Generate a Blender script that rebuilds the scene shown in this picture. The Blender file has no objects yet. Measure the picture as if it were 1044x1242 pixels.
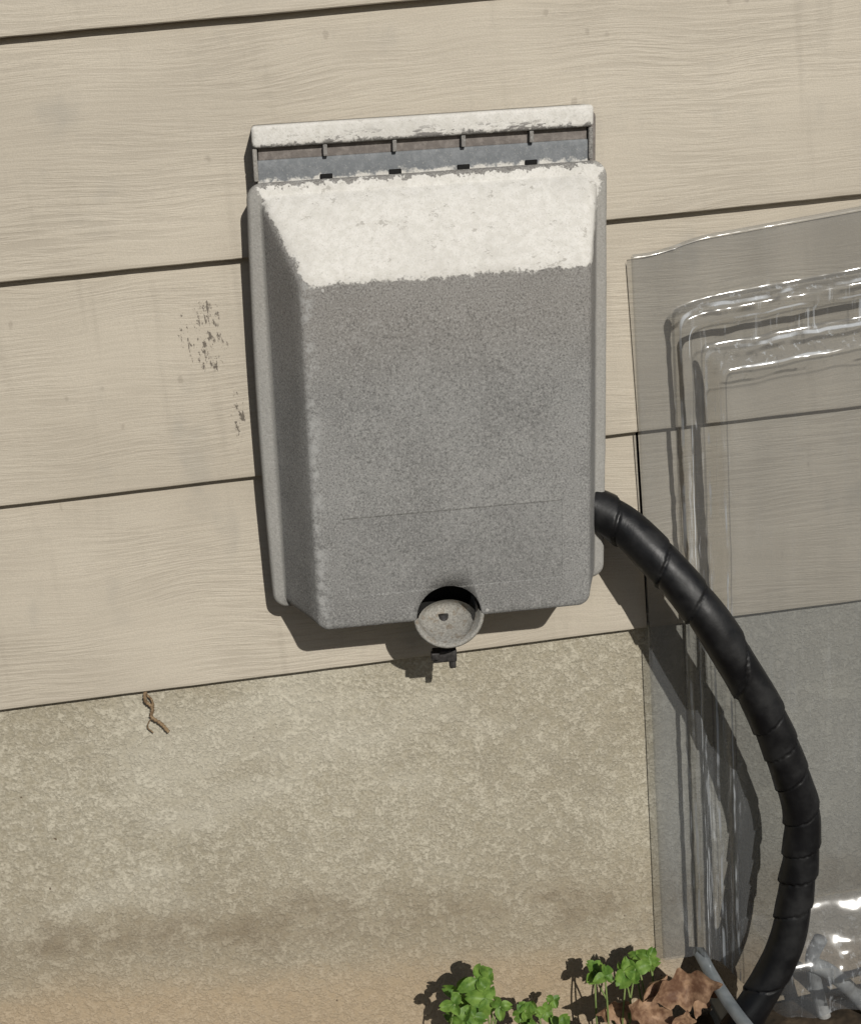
import bpy, bmesh, math, random
from mathutils import Vector, Matrix, noise as mn
random.seed(7)
S=bpy.context.scene
S.view_settings.view_transform='Standard'
try: S.view_settings.look='None'
except: pass
S.view_settings.exposure=0

# ---------------------------------------------------------------- node helper
class N:
    def __init__(s,name):
        s.m=bpy.data.materials.new(name); s.m.use_nodes=True
        s.t=s.m.node_tree; s.t.nodes.clear()
        s.out=s.t.nodes.new('ShaderNodeOutputMaterial')
    def n(s,ty,**kw):
        nd=s.t.nodes.new('ShaderNode'+ty)
        for k,v in kw.items(): setattr(nd,k,v)
        return nd
    def put(s,sock,v):
        if v is None: return
        if isinstance(v,bpy.types.NodeSocket): s.t.links.new(v,sock)
        else:
            if isinstance(v,(tuple,list)) and len(v)==3 and sock.type=='RGBA': v=(*v,1)
            sock.default_value=v
    def math(s,op,a,b=None,c=None,clamp=False):
        nd=s.n('Math',operation=op,use_clamp=clamp)
        s.put(nd.inputs[0],a)
        if b is not None: s.put(nd.inputs[1],b)
        if c is not None: s.put(nd.inputs[2],c)
        return nd.outputs[0]
    def mix(s,f,a,b,mode='MIX'):
        nd=s.n('Mix',data_type='RGBA',blend_type=mode)
        s.put(nd.inputs[0],f); s.put(nd.inputs[6],a); s.put(nd.inputs[7],b)
        return nd.outputs[2]
    def ramp(s,v,a,b,lo=0.,hi=1.):
        nd=s.n('MapRange',clamp=True); nd.interpolation_type='SMOOTHSTEP'
        s.put(nd.inputs[0],v); s.put(nd.inputs[1],a); s.put(nd.inputs[2],b); s.put(nd.inputs[3],lo); s.put(nd.inputs[4],hi)
        return nd.outputs[0]
    def noise(s,vec,scale,det=4,rough=.6,dist=0.,col=False):
        nd=s.n('TexNoise'); s.put(nd.inputs['Vector'],vec)
        nd.inputs['Scale'].default_value=scale; nd.inputs['Detail'].default_value=det
        nd.inputs['Roughness'].default_value=rough; nd.inputs['Distortion'].default_value=dist
        return nd.outputs['Color' if col else 'Fac']
    def scale(s,vec,sc,loc=(0,0,0)):
        nd=s.n('Mapping'); s.put(nd.inputs[0],vec); nd.inputs['Scale'].default_value=sc; nd.inputs['Location'].default_value=loc
        return nd.outputs[0]
    def obj(s): return s.n('TexCoord').outputs['Object']
    def sep(s,v):
        nd=s.n('SeparateXYZ'); s.put(nd.inputs[0],v); return nd.outputs
    def comb(s,x,y,z):
        nd=s.n('CombineXYZ'); s.put(nd.inputs[0],x); s.put(nd.inputs[1],y); s.put(nd.inputs[2],z); return nd.outputs[0]
    def uv(s,name):
        return s.n('UVMap',uv_map=name).outputs[0]
    def bump(s,h,dist,strength=1.,nrm=None):
        nd=s.n('Bump'); s.put(nd.inputs['Height'],h); nd.inputs['Distance'].default_value=dist; nd.inputs['Strength'].default_value=strength
        if nrm is not None: s.put(nd.inputs['Normal'],nrm)
        return nd.outputs[0]
    def pbsdf(s,col,rough=.8,nrm=None,spec=.3):
        nd=s.n('BsdfPrincipled'); s.put(nd.inputs['Base Color'],col); s.put(nd.inputs['Roughness'],rough)
        nd.inputs['Specular IOR Level'].default_value=spec
        if nrm is not None: s.put(nd.inputs['Normal'],nrm)
        return nd.outputs[0]
    def done(s,sh):
        s.t.links.new(sh,s.out.inputs[0]); return s.m

def spot(n,X,Z,x,z,rx,rz):
    a=n.math('POWER',n.math('DIVIDE',n.math('SUBTRACT',X,x),rx),2.)
    b=n.math('POWER',n.math('DIVIDE',n.math('SUBTRACT',Z,z),rz),2.)
    return n.ramp(n.math('ADD',a,b),1.0,0.0)

# ---------------------------------------------------------------- materials
def mat_siding():
    n=N('painted_fibre_cement'); o=n.obj(); X,Y,Z=n.sep(o)
    rnd=n.sep(n.uv('board'))[0]
    warp=n.noise(n.comb(n.math('MULTIPLY',X,6.),rnd,n.math('MULTIPLY',Z,12.)),1.,1,.5)
    zz=n.math('ADD',Z,n.math('MULTIPLY',n.math('SUBTRACT',warp,.5),.030))
    g1=n.noise(n.comb(n.math('MULTIPLY',X,19.),rnd,n.math('MULTIPLY',zz,350.)),1.,3,.65)
    gr=n.ramp(g1,.38,.64)
    big=n.noise(n.scale(o,(2.5,2.5,5.)),1.6,3,.6)
    amt=n.ramp(n.noise(n.scale(o,(5,5,16)),1.,1,.5),.35,.65,.25,1.)
    fine=n.noise(o,900.,0,.6)
    col=n.mix(n.ramp(big,.3,.7),(.335,.297,.238),(.395,.353,.286))
    col=n.mix(n.math('MULTIPLY',n.math('MULTIPLY',n.ramp(g1,.54,.36),amt),.26),col,(.205,.176,.138))
    col=n.mix(n.math('MULTIPLY',n.ramp(fine,.62,.40),.14),col,(.20,.18,.15))
    bl=n.noise(n.scale(o,(14,14,9)),1.,3,.6)
    col=n.mix(n.math('MULTIPLY',n.ramp(bl,.58,.74),.38),col,(.23,.215,.185))
    streak=n.noise(n.scale(o,(55,55,5)),1.,2,.6)
    col=n.mix(n.math('MULTIPLY',n.ramp(streak,.58,.78),.25),col,(.22,.195,.155))
    sc=n.noise(n.scale(o,(230,230,100)),1.,4,.75)
    m=spot(n,X,Z,-.168,.168,.026,.040)
    m2=spot(n,X,Z,-.149,.100,.009,.026)
    mm=n.math('MAXIMUM',m,m2)
    th=n.math('ADD',n.math('MULTIPLY',mm,.14),sc)
    dm=n.math('MULTIPLY',n.ramp(th,.655,.71),n.ramp(mm,.0,.3))
    col=n.mix(n.math('MULTIPLY',dm,.85),col,(.06,.048,.036))
    sp=n.noise(n.scale(o,(80,80,50)),1.,1,.5)
    col=n.mix(n.math('MULTIPLY',n.ramp(sp,.76,.82),.35),col,(.16,.135,.105))
    h=n.math('ADD',n.math('MULTIPLY',gr,amt),n.math('MULTIPLY',fine,.25))
    return n.done(n.pbsdf(col,.62,n.bump(h,.0006,.45),.35))

def mat_concrete():
    n=N('parged_concrete'); o=n.obj(); X,Y,Z=n.sep(o)
    n1=n.noise(o,6.,4,.62); n2=n.noise(o,125.,5,.74); n3=n.noise(o,430.,1,.6)
    n4=n.noise(n.scale(o,(3,3,8)),1.,3,.6); n6=n.noise(o,28.,4,.65)
    col=n.mix(n.ramp(n1,.32,.68),(.300,.268,.203),(.365,.334,.262))
    col=n.mix(n.math('MULTIPLY',n.ramp(n6,.50,.66),.30),col,(.235,.212,.165))
    col=n.mix(n.math('MULTIPLY',n.ramp(n2,.51,.56),.45),col,(.42,.39,.315))
    col=n.mix(n.math('MULTIPLY',n.ramp(n2,.46,.38),.6),col,(.225,.20,.145))
    col=n.mix(n.math('MULTIPLY',n.ramp(n3,.60,.38),.45),col,(.18,.16,.115))
    gx=n.math('ADD',X,n.math('MULTIPLY',n.math('SUBTRACT',n1,.5),.02))
    col=n.mix(n.math('MULTIPLY',n.ramp(gx,.175,.20),.6),col,(.28,.275,.255))  # grey veil of the clear cover, painted into the concrete behind it
    zz=n.math('ADD',Z,n.math('ADD',n.math('MULTIPLY',n.math('SUBTRACT',n4,.5),.12),n.math('MULTIPLY',X,.10)))
    col=n.mix(n.math('MULTIPLY',n.ramp(zz,-.31,-.44),.38),col,(.21,.165,.11))
    band=n.math('MULTIPLY',n.ramp(zz,-.360,-.400),n.ramp(zz,-.440,-.402))
    n5=n.noise(n.scale(o,(14,14,22)),1.,5,.7)
    col=n.mix(n.math('MULTIPLY',n.math('MULTIPLY',band,n.ramp(n5,.38,.66)),.55),col,(.14,.108,.07))
    col=n.mix(n.math('MULTIPLY',n.ramp(zz,-.425,-.49),.45),col,(.36,.26,.16))
    col=n.mix(n.math('MULTIPLY',n.math('MULTIPLY',n.ramp(n4,.50,.66),n.ramp(Z,-.38,-.33)),.40),col,(.44,.415,.345))
    pit=n.noise(o,95.,1,.5)
    pm=n.ramp(pit,.80,.82)
    col=n.mix(pm,col,(.12,.09,.06))
    h=n.math('ADD',n.math('MULTIPLY',n.ramp(n2,.44,.58),.8),n.math('MULTIPLY',n3,.9))
    h=n.math('SUBTRACT',h,pm)
    return n.done(n.pbsdf(col,.9,n.bump(h,.0012,.6),.2))

def mat_box(kind):
    n=N('weathered_plastic_'+kind); o=n.obj()
    u,v,_=n.sep(n.uv('loc'))
    grain=n.noise(o,680.,2,.7); med=n.noise(o,150.,3,.7); big=n.noise(o,16.,3,.6); edge=n.noise(o,110.,3,.75)
    base=n.mix(n.ramp(big,.3,.7),(.148,.146,.140),(.188,.186,.178))
    base=n.mix(n.math('MULTIPLY',n.ramp(v,-.17,-.09),.5),base,(.190,.174,.156))
    base=n.mix(n.math('MULTIPLY',n.ramp(grain,.50,.70),.55),base,(.30,.295,.28))
    base=n.mix(n.math('MULTIPLY',n.ramp(grain,.48,.32),.65),base,(.062,.060,.057))
    base=n.mix(n.math('MULTIPLY',n.ramp(med,.52,.72),.22),base,(.26,.255,.245))
    white=n.mix(n.ramp(med,.35,.65),(.465,.45,.415),(.525,.51,.478))
    white=n.mix(n.math('MULTIPLY',n.ramp(grain,.47,.34),.40),white,(.34,.325,.295))
    white=n.mix(n.math('MULTIPLY',n.ramp(big,.50,.62),.25),white,(.37,.355,.325))
    flake=n.ramp(n.noise(n.scale(o,(60,60,95)),1.,5,.8),.600,.640)
    white=n.mix(n.math('MULTIPLY',flake,.6),white,(.25,.235,.21))
    e=n.math('MULTIPLY',n.math('SUBTRACT',edge,.5),.016)
    if kind=='lid':
        a=n.ramp(n.math('ADD',v,e),-.0712,-.0688)
        left=n.math('ADD',n.math('ADD',u,n.math('MULTIPLY',v,.50)),e)
        b=n.ramp(left,-.1345,-.1325)
        right=n.math('SUBTRACT',n.math('SUBTRACT',u,n.math('MULTIPLY',v,.25)),e)
        c=n.ramp(right,.1385,.1365)
        t=n.ramp(n.math('ADD',v,n.math('MULTIPLY',e,1.2)),.0005,-.0005)
        mk=n.math('MULTIPLY',n.math('MULTIPLY',a,b),n.math('MULTIPLY',c,t))
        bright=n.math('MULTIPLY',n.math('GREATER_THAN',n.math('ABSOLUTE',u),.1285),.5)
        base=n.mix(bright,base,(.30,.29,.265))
        ce=n.math('ABSOLUTE',n.math('ADD',u,.101))
        base=n.mix(n.math('MULTIPLY',n.math('MULTIPLY',n.ramp(ce,.009,.0),n.ramp(med,.42,.62)),.6),base,(.30,.30,.29))
        chip=n.ramp(n.noise(o,120.,1,.6),.80,.82)
        base=n.mix(n.math('MULTIPLY',chip,.6),base,(.42,.41,.39))
        col=n.mix(mk,base,white)
        du=n.math('ABSOLUTE',n.math('SUBTRACT',u,.005)); dv=n.math('ABSOLUTE',n.math('ADD',v,.284))
        r=n.math('MULTIPLY',n.ramp(du,.0875,.0863),n.ramp(dv,.0330,.0316))
        col=n.mix(n.math('MULTIPLY',r,.10),col,(.10,.10,.098))
        h=n.math('ADD',n.math('MULTIPLY',grain,.6),n.math('ADD',n.math('MULTIPLY',med,.2),n.math('MULTIPLY',r,-1.0)))
        h=n.math('ADD',h,n.math('MULTIPLY',mk,.3))
        return n.done(n.pbsdf(col,.88,n.bump(h,.0009,.6),.2))
    if kind=='cap':
        wear=n.ramp(n.math('ADD',n.math('ADD',v,-.031),e),-.0015,.0005)
        col=n.mix(wear,base,white)
        wear2=n.ramp(n.noise(n.scale(o,(45,45,160)),1.,4,.75),.57,.61)
        col=n.mix(n.math('MULTIPLY',wear2,n.ramp(v,.040,.032)),col,(.17,.16,.15))
    elif kind=='strip':
        col=n.mix(n.ramp(med,.4,.7),(.135,.143,.150),(.175,.183,.19))
        col=n.mix(n.math('MULTIPLY',n.ramp(grain,.58,.75),.5),col,(.32,.31,.29))
        col=n.mix(n.ramp(n.math('ADD',v,e),.0065,.0030),col,white)
    elif kind=='dark':
        col=n.mix(n.ramp(med,.4,.7),(.13,.115,.105),(.19,.17,.155))
    else: col=n.mix(.25,base,(.34,.32,.28))
    h=n.math('ADD',n.math('MULTIPLY',grain,.7),n.math('MULTIPLY',med,.4))
    return n.done(n.pbsdf(col,.85,n.bump(h,.0008,.6),.2))

def mat_cup():
    n=N('cup_plastic'); o=n.obj()
    g=n.noise(o,500.,2,.7); s=n.noise(o,130.,4,.75)
    col=n.mix(n.ramp(g,.3,.7),(.175,.168,.150),(.27,.26,.235))
    col=n.mix(n.math('MULTIPLY',n.ramp(s,.54,.60),.45),col,(.13,.09,.05))
    return n.done(n.pbsdf(col,.85,n.bump(g,.0008,.6),.2))

def mat_cable():
    n=N('black_spiral_wrap'); o=n.obj()
    g=n.noise(o,400.,1,.6); b=n.noise(o,40.,3,.6)
    col=n.mix(n.ramp(b,.4,.75),(.004,.004,.0045),(.011,.011,.011))
    return n.done(n.pbsdf(col,n.ramp(b,.3,.7,.36,.56),n.bump(g,.0002,.5),.3))

def mat_clear():
    n=N('clear_polycarbonate'); o=n.obj(); X,Y,Z=n.sep(o)
    w1=n.noise(n.scale(o,(26,26,6)),1.,2,.5); w2=n.noise(o,70.,1,.6)
    h=n.math('ADD',w1,n.math('MULTIPLY',w2,.16))
    nr=n.bump(h,.004,.40)
    st=n.uv('st'); s,rib,_=n.sep(st)
    tr=n.n('BsdfTransparent')
    tint=n.mix(n.ramp(w1,.3,.7),(.71,.725,.74),(.77,.785,.80))
    tint=n.mix(n.math('MULTIPLY',rib,.20),tint,(.52,.53,.54))
    def line(c,wd): return n.ramp(n.math('ABSOLUTE',n.math('SUBTRACT',s,c)),wd,wd*.35)
    wob=n.math('MULTIPLY',n.math('SUBTRACT',w1,.5),.004)
    s_=n.math('ADD',s,wob)
    def line2(c,wd): return n.ramp(n.math('ABSOLUTE',n.math('SUBTRACT',s_,c)),wd,wd*.35)
    rib_shade=n.math('MAXIMUM',n.math('MAXIMUM',line(.0305,.0011),line2(.0438,.0009)),n.math('MAXIMUM',line2(.0525,.0011),line2(.067,.0009)))  # edge shading of the rib steps, painted as dark lines
    tint=n.mix(n.math('MULTIPLY',rib_shade,.55),tint,(.28,.29,.30))
    n.put(tr.inputs[0],tint)
    df=n.n('BsdfDiffuse'); n.put(df.inputs[0],(.44,.46,.48))
    gl=n.n('BsdfGlossy'); n.put(gl.inputs[0],(1,1,1,1)); n.put(gl.inputs['Roughness'],.13); n.put(gl.inputs['Normal'],nr)
    fr=n.n('Fresnel'); fr.inputs[0].default_value=1.48; n.put(fr.inputs['Normal'],nr)
    k=n.noise(n.scale(o,(190,190,8)),1.,3,.7)
    # long fine scratches running at a slant
    k3=n.noise(n.scale(n.comb(n.math('ADD',X,n.math('MULTIPLY',Z,.35)),0.,Z),(260,1,7)),1.,2,.6)
    rib_glint=n.math('MAXIMUM',n.math('MAXIMUM',line2(.0335,.0010),line2(.0410,.0007)),n.math('MAXIMUM',line2(.0555,.0011),line2(.0645,.0008)))  # glints along the rib steps, painted as pale lines
    rib_glint=n.math('MULTIPLY',rib_glint,n.ramp(n.noise(n.scale(o,(30,30,22)),1.,2,.7),.42,.60))
    scr_glint=n.math('MULTIPLY',n.ramp(k,.56,.70),n.math('ADD',n.math('MULTIPLY',rib,.32),.03))
    scr_glint=n.math('ADD',scr_glint,n.math('MULTIPLY',rib_glint,.60))  # painted rib glints join the scratches
    scr_glint=n.math('ADD',scr_glint,n.math('MULTIPLY',n.ramp(k3,.72,.80),.18))
    hz=n.math('ADD',scr_glint,.075,clamp=True)
    m1=n.n('MixShader'); n.put(m1.inputs[0],hz); n.t.links.new(tr.outputs[0],m1.inputs[1]); n.t.links.new(df.outputs[0],m1.inputs[2])
    m2=n.n('MixShader'); n.put(m2.inputs[0],fr.outputs[0]); n.t.links.new(m1.outputs[0],m2.inputs[1]); n.t.links.new(gl.outputs[0],m2.inputs[2])
    return n.done(m2.outputs[0])

def mat_simple(name,c1,c2,sc=60.,rough=.8,bump=.001,metal=0,trans=0):
    n=N(name); o=n.obj(); a=n.noise(o,sc,3,.65)
    col=n.mix(n.ramp(a,.32,.68),c1,c2)
    nd=n.n('BsdfPrincipled'); n.put(nd.inputs['Base Color'],col); nd.inputs['Roughness'].default_value=rough
    nd.inputs['Metallic'].default_value=metal; nd.inputs['Specular IOR Level'].default_value=.3
    n.put(nd.inputs['Normal'],n.bump(a,bump,.7))
    if trans:
        t=n.n('BsdfTranslucent'); n.put(t.inputs[0],col)
        m=n.n('MixShader'); m.inputs[0].default_value=trans
        n.t.links.new(nd.outputs[0],m.inputs[1]); n.t.links.new(t.outputs[0],m.inputs[2]); return n.done(m.outputs[0])
    return n.done(nd.outputs[0])

M_sid=mat_siding(); M_con=mat_concrete(); M_lid=mat_box('lid'); M_cap=mat_box('cap'); M_strip=mat_box('strip'); M_dark=mat_box('dark'); M_body=mat_box('body')
M_cup=mat_cup(); M_cab=mat_cable(); M_clr=mat_clear()
M_soil=mat_simple('soil',(.022,.016,.010),(.085,.06,.038),25.,.95,.01)
M_leaf=mat_simple('green_leaf',(.06,.13,.018),(.16,.26,.05),90.,.5,.0008,0,.28)
M_stem=mat_simple('stem',(.10,.15,.04),(.16,.2,.07),80.,.6)
M_dead=mat_simple('dead_leaf',(.10,.050,.028),(.30,.19,.115),70.,.65,.002,0,.15)
M_steel=mat_simple('galvanised_steel',(.20,.225,.24),(.31,.335,.35),30.,.5,.0006,.5)
M_pvc=mat_simple('grey_pvc',(.15,.15,.145),(.27,.27,.26),60.,.6,.0004)
M_root=mat_simple('dry_root',(.10,.065,.035),(.24,.17,.10),300.,.9,.001)
M_blk=mat_simple('dark_fastener',(.012,.011,.010),(.035,.032,.03),200.,.6,.0005)
M_shade=mat_simple('painted_shade_black',(.004,.004,.004),(.008,.008,.007),200.,.95,.0002)  # near-black colour standing in for shade
M_gap=mat_simple('building_paper',(.015,.014,.013),(.03,.028,.025),200.,.9)

# ---------------------------------------------------------------- mesh helpers
def newobj(name,verts,faces,mat,parent=None,smooth=True,uvs=None):
    me=bpy.data.meshes.new(name); me.from_pydata(verts,[],faces); me.update()
    ob=bpy.data.objects.new(name,me); S.collection.objects.link(ob)
    if mat: me.materials.append(mat)
    if smooth: me.polygons.foreach_set('use_smooth',[True]*len(me.polygons))
    if uvs:
        for k,vals in uvs.items():
            L=me.uv_layers.new(name=k)
            for lp in me.loops: L.data[lp.index].uv=vals[lp.vertex_index]
    if parent: ob.parent=parent
    return ob
def empty(name):
    e=bpy.data.objects.new(name,None); e.empty_display_size=.05; S.collection.objects.link(e); return e
def fixn(ob):
    bm=bmesh.new(); bm.from_mesh(ob.data); bmesh.ops.recalc_face_normals(bm,faces=bm.faces); bm.to_mesh(ob.data); bm.free()
def tube(name,pts,radii,mat,parent=None,seg=12,cap=True):
    P=[Vector(p) for p in pts]; V=[];F=[]
    up=Vector((0,1,0.01))
    for i,p in enumerate(P):
        t=(P[min(i+1,len(P)-1)]-P[max(i-1,0)]).normalized()
        a=t.cross(up).normalized(); b=t.cross(a).normalized()
        r=radii[i] if isinstance(radii,(list,tuple)) else radii
        for k in range(seg):
            an=2*math.pi*k/seg; V.append(p+(a*math.cos(an)+b*math.sin(an))*r)
    for i in range(len(P)-1):
        for k in range(seg):
            F.append((i*seg+k,i*seg+(k+1)%seg,(i+1)*seg+(k+1)%seg,(i+1)*seg+k))
    if cap: F.append(tuple(range(seg))); F.append(tuple(range((len(P)-1)*seg,len(P)*seg)))
    o=newobj(name,V,F,mat,parent); fixn(o); return o
def catmull(pts,n):
    P=[Vector(p) for p in pts]; P=[P[0]*2-P[1]]+P+[P[-1]*2-P[-2]]; out=[]
    for i in range(1,len(P)-2):
        for j in range(n):
            t=j/n; a,b,c,d=P[i-1],P[i],P[i+1],P[i+2]
            out.append(.5*((2*b)+(c-a)*t+(2*a-5*b+4*c-d)*t*t+(3*b-a-3*c+d)*t**3))
    out.append(P[-2]); return out

# ---------------------------------------------------------------- house wall
house=empty('house')
def board(name,x0,x1,zb,zt,seed):
    V=[];F=[];U=[]
    nx=max(2,int((x1-x0)/.02))
    prof=[(.016,zb+.0005),(.0012,zb),(.0002,zb+.0008),(0,zb+.003)]+[(.0095*k/4,zb+.003+(zt-zb-.003)*k/4) for k in range(1,5)]
    for i in range(nx+1):
        x=x0+(x1-x0)*i/nx
        for (y,z) in prof:
            w=.0008*mn.noise(Vector((x*5,seed,0)))+.0003*mn.noise(Vector((x*35,seed,0)))
            V.append((x,y,z+(w if z<zb+.01 else 0))); U.append((seed,0))
    m=len(prof)
    for i in range(nx):
        for j in range(m-1): F.append((i*m+j,(i+1)*m+j,(i+1)*m+j+1,i*m+j+1))
    o=newobj(name,V,F,M_sid,house,False,{'board':U})
    return o
zs=[-.1315+.18*k for k in range(0,12)]
for k,zb in enumerate(zs):
    zt=zb+.1815
    if k==0:
        board('siding_plank_a',-2.6,.1828,zb,zt,3.1); board('siding_plank_b',.1850,2.6,zb,zt,9.7)
    else:
        board('siding_plank_%d'%k,-2.6,2.6,zb,zt,k*5.3+1.7)
newobj('sheathing',[(-2.6,.0165,-.14),(2.6,.0165,-.14),(2.6,.0165,2.05),(-2.6,.0165,2.05)],[(0,1,2,3)],M_gap,house,False)
V=[];F=[];nx=260;nz=70
for i in range(nx+1):
    for j in range(nz+1):
        x=-2.6+5.2*i/nx; z=-.9+.778*j/nz
        y=.0125+.0012*mn.noise(Vector((x*9,0,z*9)))
        V.append((x,y,z))
for i in range(nx):
    for j in range(nz):
        a=i*(nz+1)+j; F.append((a,a+nz+1,a+nz+2,a+1))
newobj('concrete_foundation',V,F,M_con,house)

# ---------------------------------------------------------------- utility box
box=empty('utility_box')
X0,Z0=.020,.280
def W(u,v,d): return Vector((X0+u+.06*v,-d,Z0+v-.03*u))
def ring(L,R,T,B,d,r,bow=0.,ns=26,nc=7,cr=None):
    pts=[]
    cs=[(-L+r,B+r,180,270),(R-r,B+r,270,360),(R-r,T-r,0,90),(-L+r,T-r,90,180)]
    P=[]
    for cx,cy,a0,a1 in cs:
        for k in range(nc+1):
            a=math.radians(a0+(a1-a0)*k/nc); P.append((cx+r*math.cos(a),cy+r*math.sin(a)))
    out=[]
    for q in range(4):
        arc=P[q*(nc+1):(q+1)*(nc+1)]; out+=arc
        nxt=P[((q+1)%4)*(nc+1)]; last=arc[-1]
        for k in range(1,ns):
            t=k/ns; out.append((last[0]+(nxt[0]-last[0])*t,last[1]+(nxt[1]-last[1])*t))
    res=[]
    for (a,b) in out:
        t=(T-b)/(T-B)
        if a<-L*.6: a-=bow*math.sin(math.pi*min(max(t,0),1))
        elif a>R*.6: a+=bow*.3*math.sin(math.pi*min(max(t,0),1))
        res.append((a,b,d))
    return res
def loft(name,rings,mat,parent,capb=True,capf=True,jit=0.):
    V=[];U=[];F=[];m=len(rings[0])
    for rg in rings:
        for (a,b,d) in rg:
            j=jit*mn.noise(Vector((a*160,b*160,d*160)))
            V.append(W(a+j*.6,b+j*.6,d+j)); U.append((a,b))
    for i in range(len(rings)-1):
        for k in range(m): F.append((i*m+k,i*m+(k+1)%m,(i+1)*m+(k+1)%m,(i+1)*m+k))
    if capb: F.append(tuple(range(m)))
    if capf: F.append(tuple(range((len(rings)-1)*m,len(rings)*m)))
    o=newobj(name,V,F,mat,parent,True,{'loc':U}); fixn(o); return o
R=[]
R.append(ring(.139,.139,.002,-.340,.020,.012,.003))
R.append(ring(.140,.140,.003,-.341,.030,.012,.003))
R.append(ring(.1388,.1388,.0018,-.3398,.0345,.011,.003))
R.append(ring(.1365,.1365,-.0005,-.3378,.036,.010,.003))
R.append(ring(.1310,.1320,-.006,-.3375,.036,.010,.002))
R.append(ring(.1298,.1308,-.0072,-.3385,.0368,.010,.001))
for t in (0.,.25,.5,.75):
    R.append(ring(.1285+(.1065-.1285)*t,.1298+(.1160-.1298)*t,-.0085+(-.0585+.0085)*t,-.3395-.0035*t,.040+(.084-.040)*t,.010))
R.append(ring(.1058,.1155,-.0600,-.3435,.0862,.010))
R.append(ring(.1045,.1142,-.0622,-.3428,.0878,.0095))
R.append(ring(.1025,.1122,-.0650,-.3405,.0888,.009))
R.append(ring(.0995,.1092,-.0690,-.3370,.0893,.008))
R.append(ring(.070,.080,-.110,-.300,.0905,.008))
lid=loft('lid',R,M_lid,box,jit=.0004)
CV=-.3410
bpy.ops.mesh.primitive_cylinder_add(vertices=64,radius=.0262,depth=.07,location=W(0,CV,.071),rotation=(math.radians(90),0,0))
cut=bpy.context.object
md=lid.modifiers.new('b','BOOLEAN'); md.object=cut; md.operation='DIFFERENCE'; md.solver='EXACT'
bpy.context.view_layer.update()
dg=bpy.context.evaluated_depsgraph_get(); me2=bpy.data.meshes.new_from_object(lid.evaluated_get(dg)); lid.modifiers.clear(); lid.data=me2
bpy.data.objects.remove(cut)
cx=W(0,CV,.0); n_=48
def cupwall(name,r0,r1,d0,d1,a0,a1,mat):
    V=[];F=[]
    for k in range(n_+1):
        a=math.radians(a0+(a1-a0)*k/n_); c,s=math.cos(a),math.sin(a)
        for (r,d) in ((r1,d0),(r1,d1-.001),((r0+r1)/2,d1),(r0,d1-.001),(r0,d0)):
            V.append((cx.x+c*r,-d,cx.z+s*r))
    for k in range(n_):
        for j in range(4): F.append((k*5+j,(k+1)*5+j,(k+1)*5+j+1,k*5+j+1))
    o=newobj(name,V,F,mat,box); fixn(o); return o
cupwall('key_cup_wall',.0250,.0285,.030,.0885,178,362,M_cup)
cupwall('key_hole_shade_lining',.0245,.0258,.037,.084,2,178,M_shade)  # lining coloured near-black as the shade inside the pocket
V=[(cx.x,-.0375,cx.z)]+[(cx.x+.0255*math.cos(2*math.pi*k/48),-.0375,cx.z+.0255*math.sin(2*math.pi*k/48)) for k in range(48)]
newobj('key_hole_shade_disc',V,[(0,1+k,1+(k+1)%48) for k in range(48)],M_shade,box)  # near-black disc as painted shade at the pocket's end
V=[];F=[]
def dish(c,s,q):
    zz=-.0110+ s*q*.0138; xx=c*q*.0248
    lim=math.sqrt(max(.0249**2-min(abs(zz),.0249)**2,0)); xx=max(-lim,min(lim,xx))
    return (cx.x+xx,-(.0720-.0130*s*q-.008*(1-q*q)),cx.z+zz)
def dishd(c,s,q):
    x,y,z=dish(c,s,q); return (x,y+.010*(1-q*q),z)
V.append(dishd(0,0,0))
for rr in range(1,9):
    for k in range(n_):
        a=2*math.pi*k/n_; V.append(dishd(math.cos(a),math.sin(a),rr/8))
for k in range(n_): F.append((0,1+k,1+(k+1)%n_))
for rr in range(7):
    for k in range(n_): F.append((1+rr*n_+k,1+(rr+1)*n_+k,1+(rr+1)*n_+(k+1)%n_,1+rr*n_+(k+1)%n_))
o=newobj('key_cup_dish',V,F,M_cup,box); fixn(o)

def lbox(name,u0,u1,v0,v1,d0,d1,mat,bev=.0015,seg=3):
    rs=[ring(-u0,u1,v1,v0,d0,bev,0,8,4),ring(-u0,u1,v1,v0,d1-bev,bev,0,8,4)]
    for k in range(1,seg+1):
        a=math.pi/2*k/seg; i=bev*(1-math.cos(a)); rs.append(ring(-u0-i,u1-i,v1-i,v0+i,d1-bev+bev*math.sin(a),max(bev-i,.0002),0,8,4))
    return loft(name,rs,mat,box)
lbox('back_housing',-.134,.134,-.330,.0395,-.004,.0215,M_dark,.004)
lbox('vent_recess',-.1295,.1250,.0190,.0300,.0217,.0275,M_dark,.001)
lbox('top_cap',-.1335,.1290,.0285,.0450,-.004,.0345,M_cap,.003)
lbox('vent_strip',-.131,.1275,-.004,.0195,.0217,.0290,M_strip,.002)
for i,uu in enumerate((-.0785,-.0255,.0275,.0805)):
    lbox('vent_tab_%d'%i,uu-.0016,uu+.0016,.0197,.0283,.0277,.0335,M_cap,.0006)
    lbox('vent_notch_shade_%d'%i,uu-.0048,uu+.0048,.0028,.0066,.0292,.0310,M_shade,.0006)  # near-black blocks added in place of small shadows
lbox('end_post_l',-.1335,-.1300,.004,.0283,.0217,.0318,M_body,.001)
lbox('end_post_r',.1255,.1290,.004,.0283,.0217,.0318,M_cap,.001)
tube('latch_screw',[W(-.001,-.352,.056),W(-.001,-.378,.056)],.0042,M_blk,box)
lbox('latch_plate',-.011,.009,-.3935,-.3835,.050,.060,M_blk,.001)
lbox('latch_tongue',-.013,-.006,-.3885,-.3820,.060,.066,M_blk,.001)
lbox('latch_foot',.003,.0085,-.4005,-.3935,.052,.058,M_blk,.001)
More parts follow.
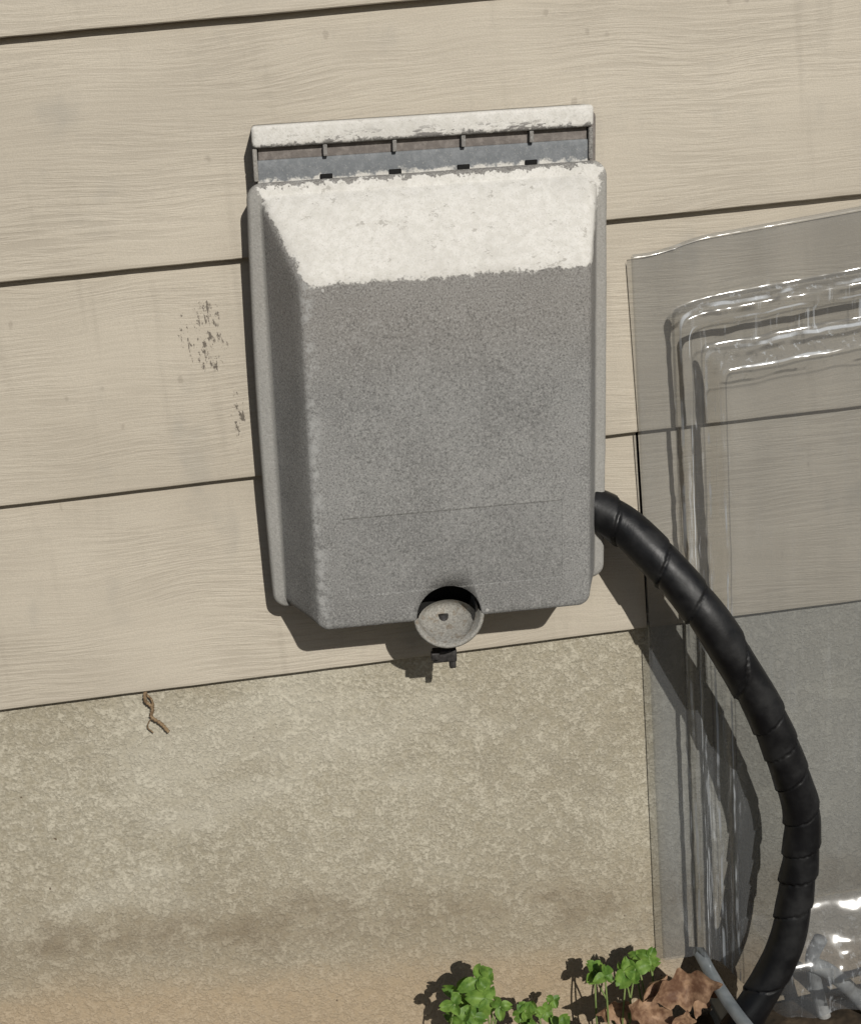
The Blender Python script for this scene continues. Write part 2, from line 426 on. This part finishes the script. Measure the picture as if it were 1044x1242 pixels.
lbox('latch_pin',.006,.009,-.3835,-.372,.052,.056,M_blk,.0008)
# ---------------------------------------------------------------- cable
cab=empty('black_cable')
cp=[(.105,-.020,.010),(.150,-.036,-.014),(.181,-.056,-.047),(.2045,-.070,-.079),(.2245,-.078,-.112),(.2640,-.080,-.193),(.2910,-.080,-.278),(.2925,-.080,-.318),(.2890,-.080,-.352),(.2750,-.080,-.425),(.2350,-.080,-.498),(.19,-.08,-.56)]
path=catmull(cp,60)
V=[];F=[];seg=56
L=0
step=.0013; acc=0
res=[path[0]]
for i in range(1,len(path)):
    d=(path[i]-path[i-1]).length; acc+=d
    if acc>=step: res.append(path[i]); acc=0
prevA=None
for i,p in enumerate(res):
    t=(res[min(i+1,len(res)-1)]-res[max(i-1,0)]).normalized()
    if prevA is None: a=t.cross(Vector((0,1,0))).normalized()
    else: a=(prevA-t*prevA.dot(t)).normalized()
    prevA=a; b=t.cross(a)
    if i: L+=(p-res[i-1]).length
    R0=.0175-.0022*min(L/.6,1)
    for k in range(seg):
        an=2*math.pi*k/seg
        ph=(L/.042+.55*math.sin(L*17)+.2*math.sin(L*43)-k/seg+100.3)%1.0
        r=R0*(1+(.12+.035*math.sin(L*31+1))*(ph-.5))
        if ph<.04: r-=.0013
        r+=.0003*mn.noise(Vector((L*60,an*2,0)))
        V.append(p+(a*math.cos(an)+b*math.sin(an))*r)
for i in range(len(res)-1):
    for k in range(seg): F.append((i*seg+k,i*seg+(k+1)%seg,(i+1)*seg+(k+1)%seg,(i+1)*seg+k))
o=newobj('spiral_wrap',V,F,M_cab,cab); fixn(o)

# ---------------------------------------------------------------- clear window-well cover
def sst(a,b,x):
    t=min(max((x-a)/(b-a),0),1); return t*t*(3-2*t)
def topz(x):
    return .198+.008*sst(.19,.25,x)+.075*max(0,x-.22)-.06*max(0,x-.45)
def cover_depth(x,z):
    a=x-.184; b=(topz(x)-z)*.60
    k=.006; h=max(k-abs(a-b),0)/k; s=min(a,b)-h*h*k*.25
    D=.001+.012*sst(.029,.036,s)-.005*sst(.040,.045,s)+.020*sst(.052,.066,s)+.010*sst(.08,.45,s)
    rib=sst(.026,.031,s)*(1-sst(.066,.073,s))
    lo=sst(-.40,-.47,z)*sst(.06,.10,s)
    D+=.045*lo+.007*lo*mn.noise(Vector((x*38,1,z*50)))
    D+=.0018*mn.noise(Vector((x*26,0,z*9)))*sst(.02,.05,s)+.0012*mn.noise(Vector((x*60,3,z*60)))*rib
    return D,s,rib+lo*.8  # lower folds join the rib mask, whitened as painted glints
xs=[.184+.0009*i for i in range(110)]+[.283+.003*i for i in range(1,60)]+[.460+.008*i for i in range(1,50)]
nzc=420
V=[];F=[];U=[]
for x in xs:
    tz=topz(x); bz=-.474-.03*sst(.22,.28,x)
    for j in range(nzc+1):
        z=bz+(tz-bz)*j/nzc
        D,s,rib=cover_depth(x,z); V.append((x,-.0045-D,z)); U.append((s,rib))
m=nzc+1
for i in range(len(xs)-1):
    for j in range(nzc): F.append((i*m+j,(i+1)*m+j,(i+1)*m+j+1,i*m+j+1))
base=len(V)
lip=[i for i in range(0,m)]
for q,i in enumerate(lip):
    v=V[i]; V.append((v[0]-.0012,v[1]+.0030,v[2])); U.append((0,1))
for q in range(len(lip)-1): F.append((lip[q],lip[q+1],base+q+1,base+q))
base=len(V); lip=[i*m+nzc for i in range(len(xs))]
for i in lip:
    v=V[i]; V.append((v[0],v[1]+.0045,v[2]+.0012)); U.append((0,1))
for q in range(len(lip)-1): F.append((lip[q],lip[q+1],base+q+1,base+q))
cov=newobj('window_well_cover',V,F,M_clr,None,True,{'st':U})

# ---------------------------------------------------------------- steel window well
V=[];F=[]
n2=80
for i in range(n2+1):
    a=math.pi*i/n2; x=.70-.475*math.cos(a); y=-.45*math.sin(a)**.8
    for j,z in enumerate([-.90+.43*k/24 for k in range(25)]):
        w=.006*math.sin(z*120); V.append((x-w*math.cos(a),y-w*math.sin(a),z))
    V.append((x-.010*math.cos(a)*1,y-.010*math.sin(a),-.468)); V.append((x-.012*math.cos(a),y-.012*math.sin(a),-.474))
m=27
for i in range(n2):
    for j in range(m-1): F.append((i*m+j,(i+1)*m+j,(i+1)*m+j+1,i*m+j+1))
newobj('window_well',V,F,M_steel)
pv=empty('drain_pipe')
tube('pipe_run',catmull([(.325,-.040,-.450),(.318,-.036,-.475),(.325,-.034,-.52),(.345,-.036,-.60)],10),.0065,M_pvc,pv,20)
tube('pipe_branch',catmull([(.317,-.038,-.478),(.338,-.042,-.492),(.372,-.046,-.535),(.42,-.055,-.61)],10),.0075,M_pvc,pv,20)

# ---------------------------------------------------------------- ground
V=[];F=[]
gx=[-60,-20,-8,-3]+[-2.5+.05*i for i in range(101)]+[3,8,20,60]
gy=[.0,-.02,-.04]+[-.06-.04*i for i in range(40)]+[-3,-8,-20,-60,-120]
for x in gx:
    for y in gy:
        z=-.545+.012*mn.noise(Vector((x*9,y*9,0)))+.004*mn.noise(Vector((x*40,y*40,0)))
        V.append((x,y,z))
m=len(gy)
for i in range(len(gx)-1):
    for j in range(m-1): F.append((i*m+j,i*m+j+1,(i+1)*m+j+1,(i+1)*m+j))
newobj('ground',V,F,M_soil)

# ---------------------------------------------------------------- plants
def leaflet(V,F,base,dirv,nrm,L,Wd,fold=.25,notch=.18,curl=.2):
    dirv=dirv.normalized(); side=dirv.cross(nrm).normalized(); nrm=side.cross(dirv).normalized()
    i0=len(V); nL=7; nW=6
    for i in range(nL+1):
        t=i/nL
        w=Wd*math.sin(math.pi*min(t**.8*.93+.03,1))**.75
        for j in range(nW+1):
            s=(j/nW-.5)*2
            tt=t-notch*(1-abs(s))*t**4
            q=base+dirv*(tt*L)+side*(s*w*.5)+nrm*(abs(s)*w*fold-curl*L*t*t)
            q+=nrm*.0012*mn.noise(q*200)
            V.append(q)
    for i in range(nL):
        for j in range(nW):
            a=i0+i*(nW+1)+j; F.append((a,a+1,a+nW+2,a+nW+1))
def clover(name,specs):
    e=empty(name); V=[];F=[]
    for k,(x,y,z,r) in enumerate(specs):
        c=Vector((x,y,z)); root=Vector((x*.6+e_root[0]*.4+random.uniform(-.01,.01),y*.4-.02,-.55))
        mid=(c+root)/2+Vector((random.uniform(-.01,.01),-.008,.01))
        tube('stem_%d'%k,catmull([root,mid,c],6),.0009,M_stem,e,6)
        nrm=Vector((random.uniform(-.7,.7),-1+random.uniform(-.2,.45),random.uniform(.2,1.5))).normalized()
        ref=Vector((1,0,.1)); a=ref.cross(nrm).normalized(); b=nrm.cross(a)
        th=random.uniform(0,6.28)
        for q in range(3):
            an=th+q*2.094+random.uniform(-.3,.3)
            leaflet(V,F,c,a*math.cos(an)+b*math.sin(an),nrm,r*random.uniform(.8,1.15),r*random.uniform(.7,1.05),random.uniform(.12,.45),random.uniform(.1,.3),random.uniform(-.15,.5))
    newobj('leaves',V,F,M_leaf,e)
def cloud(cx,cz,cy,rx,rz,n,r0,r1):
    out=[]
    for i in range(n):
        a=random.uniform(0,6.28); q=math.sqrt(random.random())
        out.append((cx+rx*q*math.cos(a),cy+random.uniform(-.02,.02),cz+rz*q*math.sin(a),random.uniform(r0,r1)))
    return out
e_root=(.0,0); clover('clover_plant',cloud(-.003,-.452,-.055,.028,.030,13,.011,.018))
e_root=(.07,0); clover('clover_plant',cloud(.060,-.486,-.05,.038,.010,9,.008,.013))
e_root=(.13,0); clover('clover_plant',cloud(.135,-.449,-.05,.032,.012,10,.009,.017))
def deadleaf(V,F,c,dirv,nrm,L,Wd,curl,fold):
    dirv=dirv.normalized(); side=dirv.cross(nrm).normalized(); nrm=side.cross(dirv).normalized()
    i0=len(V); nL=22;nW=12; sd=random.random()*50
    for i in range(nL+1):
        t=i/nL; w=Wd*(math.sin(math.pi*(.01+.98*t))**1.05)*(1+.25*math.sin(t*23+sd))
        for j in range(nW+1):
            s=(j/nW-.5)*2; ang=s*fold
            rr=w*.5
            q=c+dirv*((t-.5)*L)+side*(math.sin(ang)/max(fold,.1)*rr)+nrm*((1-math.cos(ang))/max(fold,.1)*rr+curl*L*(t-.5)**2)
            q+=nrm*(.006*mn.noise(q*60+Vector((sd,0,0)))-.0014*max(0,1-abs(s)*6)+.0007*math.sin(t*40+abs(s)*9))
            V.append(q)
    for i in range(nL):
        for j in range(nW):
            a=i0+i*(nW+1)+j; F.append((a,a+1,a+nW+2,a+nW+1))
V=[];F=[]
for (x,y,z,L,Wd,dx,dz) in [(.187,-.06,-.466,.066,.038,1,.15),(.150,-.07,-.482,.060,.030,.9,-.5),(.13,-.05,-.490,.055,.028,-.8,.3),(.175,-.08,-.495,.05,.032,.3,1),(.205,-.05,-.482,.040,.026,.6,.9),(.11,-.06,-.505,.035,.02,1,.1),(.155,-.06,-.465,.045,.02,.7,.6)]:
    deadleaf(V,F,Vector((x,y,z)),Vector((dx,random.uniform(-.3,.3),dz)),Vector((random.uniform(-.4,.4),-1,random.uniform(.2,.9))),L,Wd,random.uniform(.3,1.4),random.uniform(.5,1.5))
for i in range(26):
    deadleaf(V,F,Vector((random.uniform(-.2,.22),random.uniform(-.25,-.04),-.53)),Vector((random.uniform(-1,1),random.uniform(-1,1),.1)),Vector((0,-.2,1)),random.uniform(.03,.06),random.uniform(.02,.035),.6,.8)
newobj('dead_leaves',V,F,M_dead)

rt=empty('dried_vine_sprig')
tube('strand',catmull([(-.2600,.005,-.1300),(-.2620,.003,-.1400),(-.2570,.004,-.1485),(-.2590,.004,-.1570),(-.2520,.005,-.1650),(-.2470,.006,-.1740)],8),[.0009+.0011*abs(math.sin(i*1.3)) for i in range(41)],M_root,rt,7)
tube('strand_b',catmull([(-.2585,.005,-.1565),(-.2640,.006,-.1665),(-.2600,.006,-.1730)],8),.0006,M_root,rt,6)
tube('strand_c',catmull([(-.2620,.005,-.1340),(-.2570,.004,-.1400),(-.2560,.005,-.1470)],8),.0010,M_root,rt,6)

# ---------------------------------------------------------------- light, sky, camera
d=Vector((-.24,1,-.6))
sun=bpy.data.lights.new('sun','SUN'); sun.energy=4.5; sun.angle=math.radians(.5); sun.color=(1,.968,.91)
so=bpy.data.objects.new('sun',sun); S.collection.objects.link(so); so.rotation_euler=d.to_track_quat('-Z','Y').to_euler(); so.location=(1,-4,3)
w=bpy.data.worlds.new('World'); S.world=w; w.use_nodes=True; nt=w.node_tree; bg=nt.nodes['Background']
sk=nt.nodes.new('ShaderNodeTexSky'); sk.sky_type='NISHITA'; sk.sun_disc=False
sk.sun_elevation=math.asin(.6/math.sqrt(.24**2+1+.36)); sk.sun_rotation=math.atan2(.24,-1)
nt.links.new(sk.outputs[0],bg.inputs[0]); bg.inputs[1].default_value=.05
cd=bpy.data.cameras.new('camera'); co=bpy.data.objects.new('camera',cd); S.collection.objects.link(co); S.camera=co
cd.sensor_fit='VERTICAL'; cd.sensor_height=24; cd.lens=24*1700/1242; cd.clip_start=.02; cd.clip_end=500
Mr=Matrix(((.98947,.11851,-.08312),(-.11442,.28866,-.95057),(-.08866,.95007,.29918)))
co.matrix_world=Matrix.Translation((-.0991,-1.1338,.3568))@Mr.to_4x4()
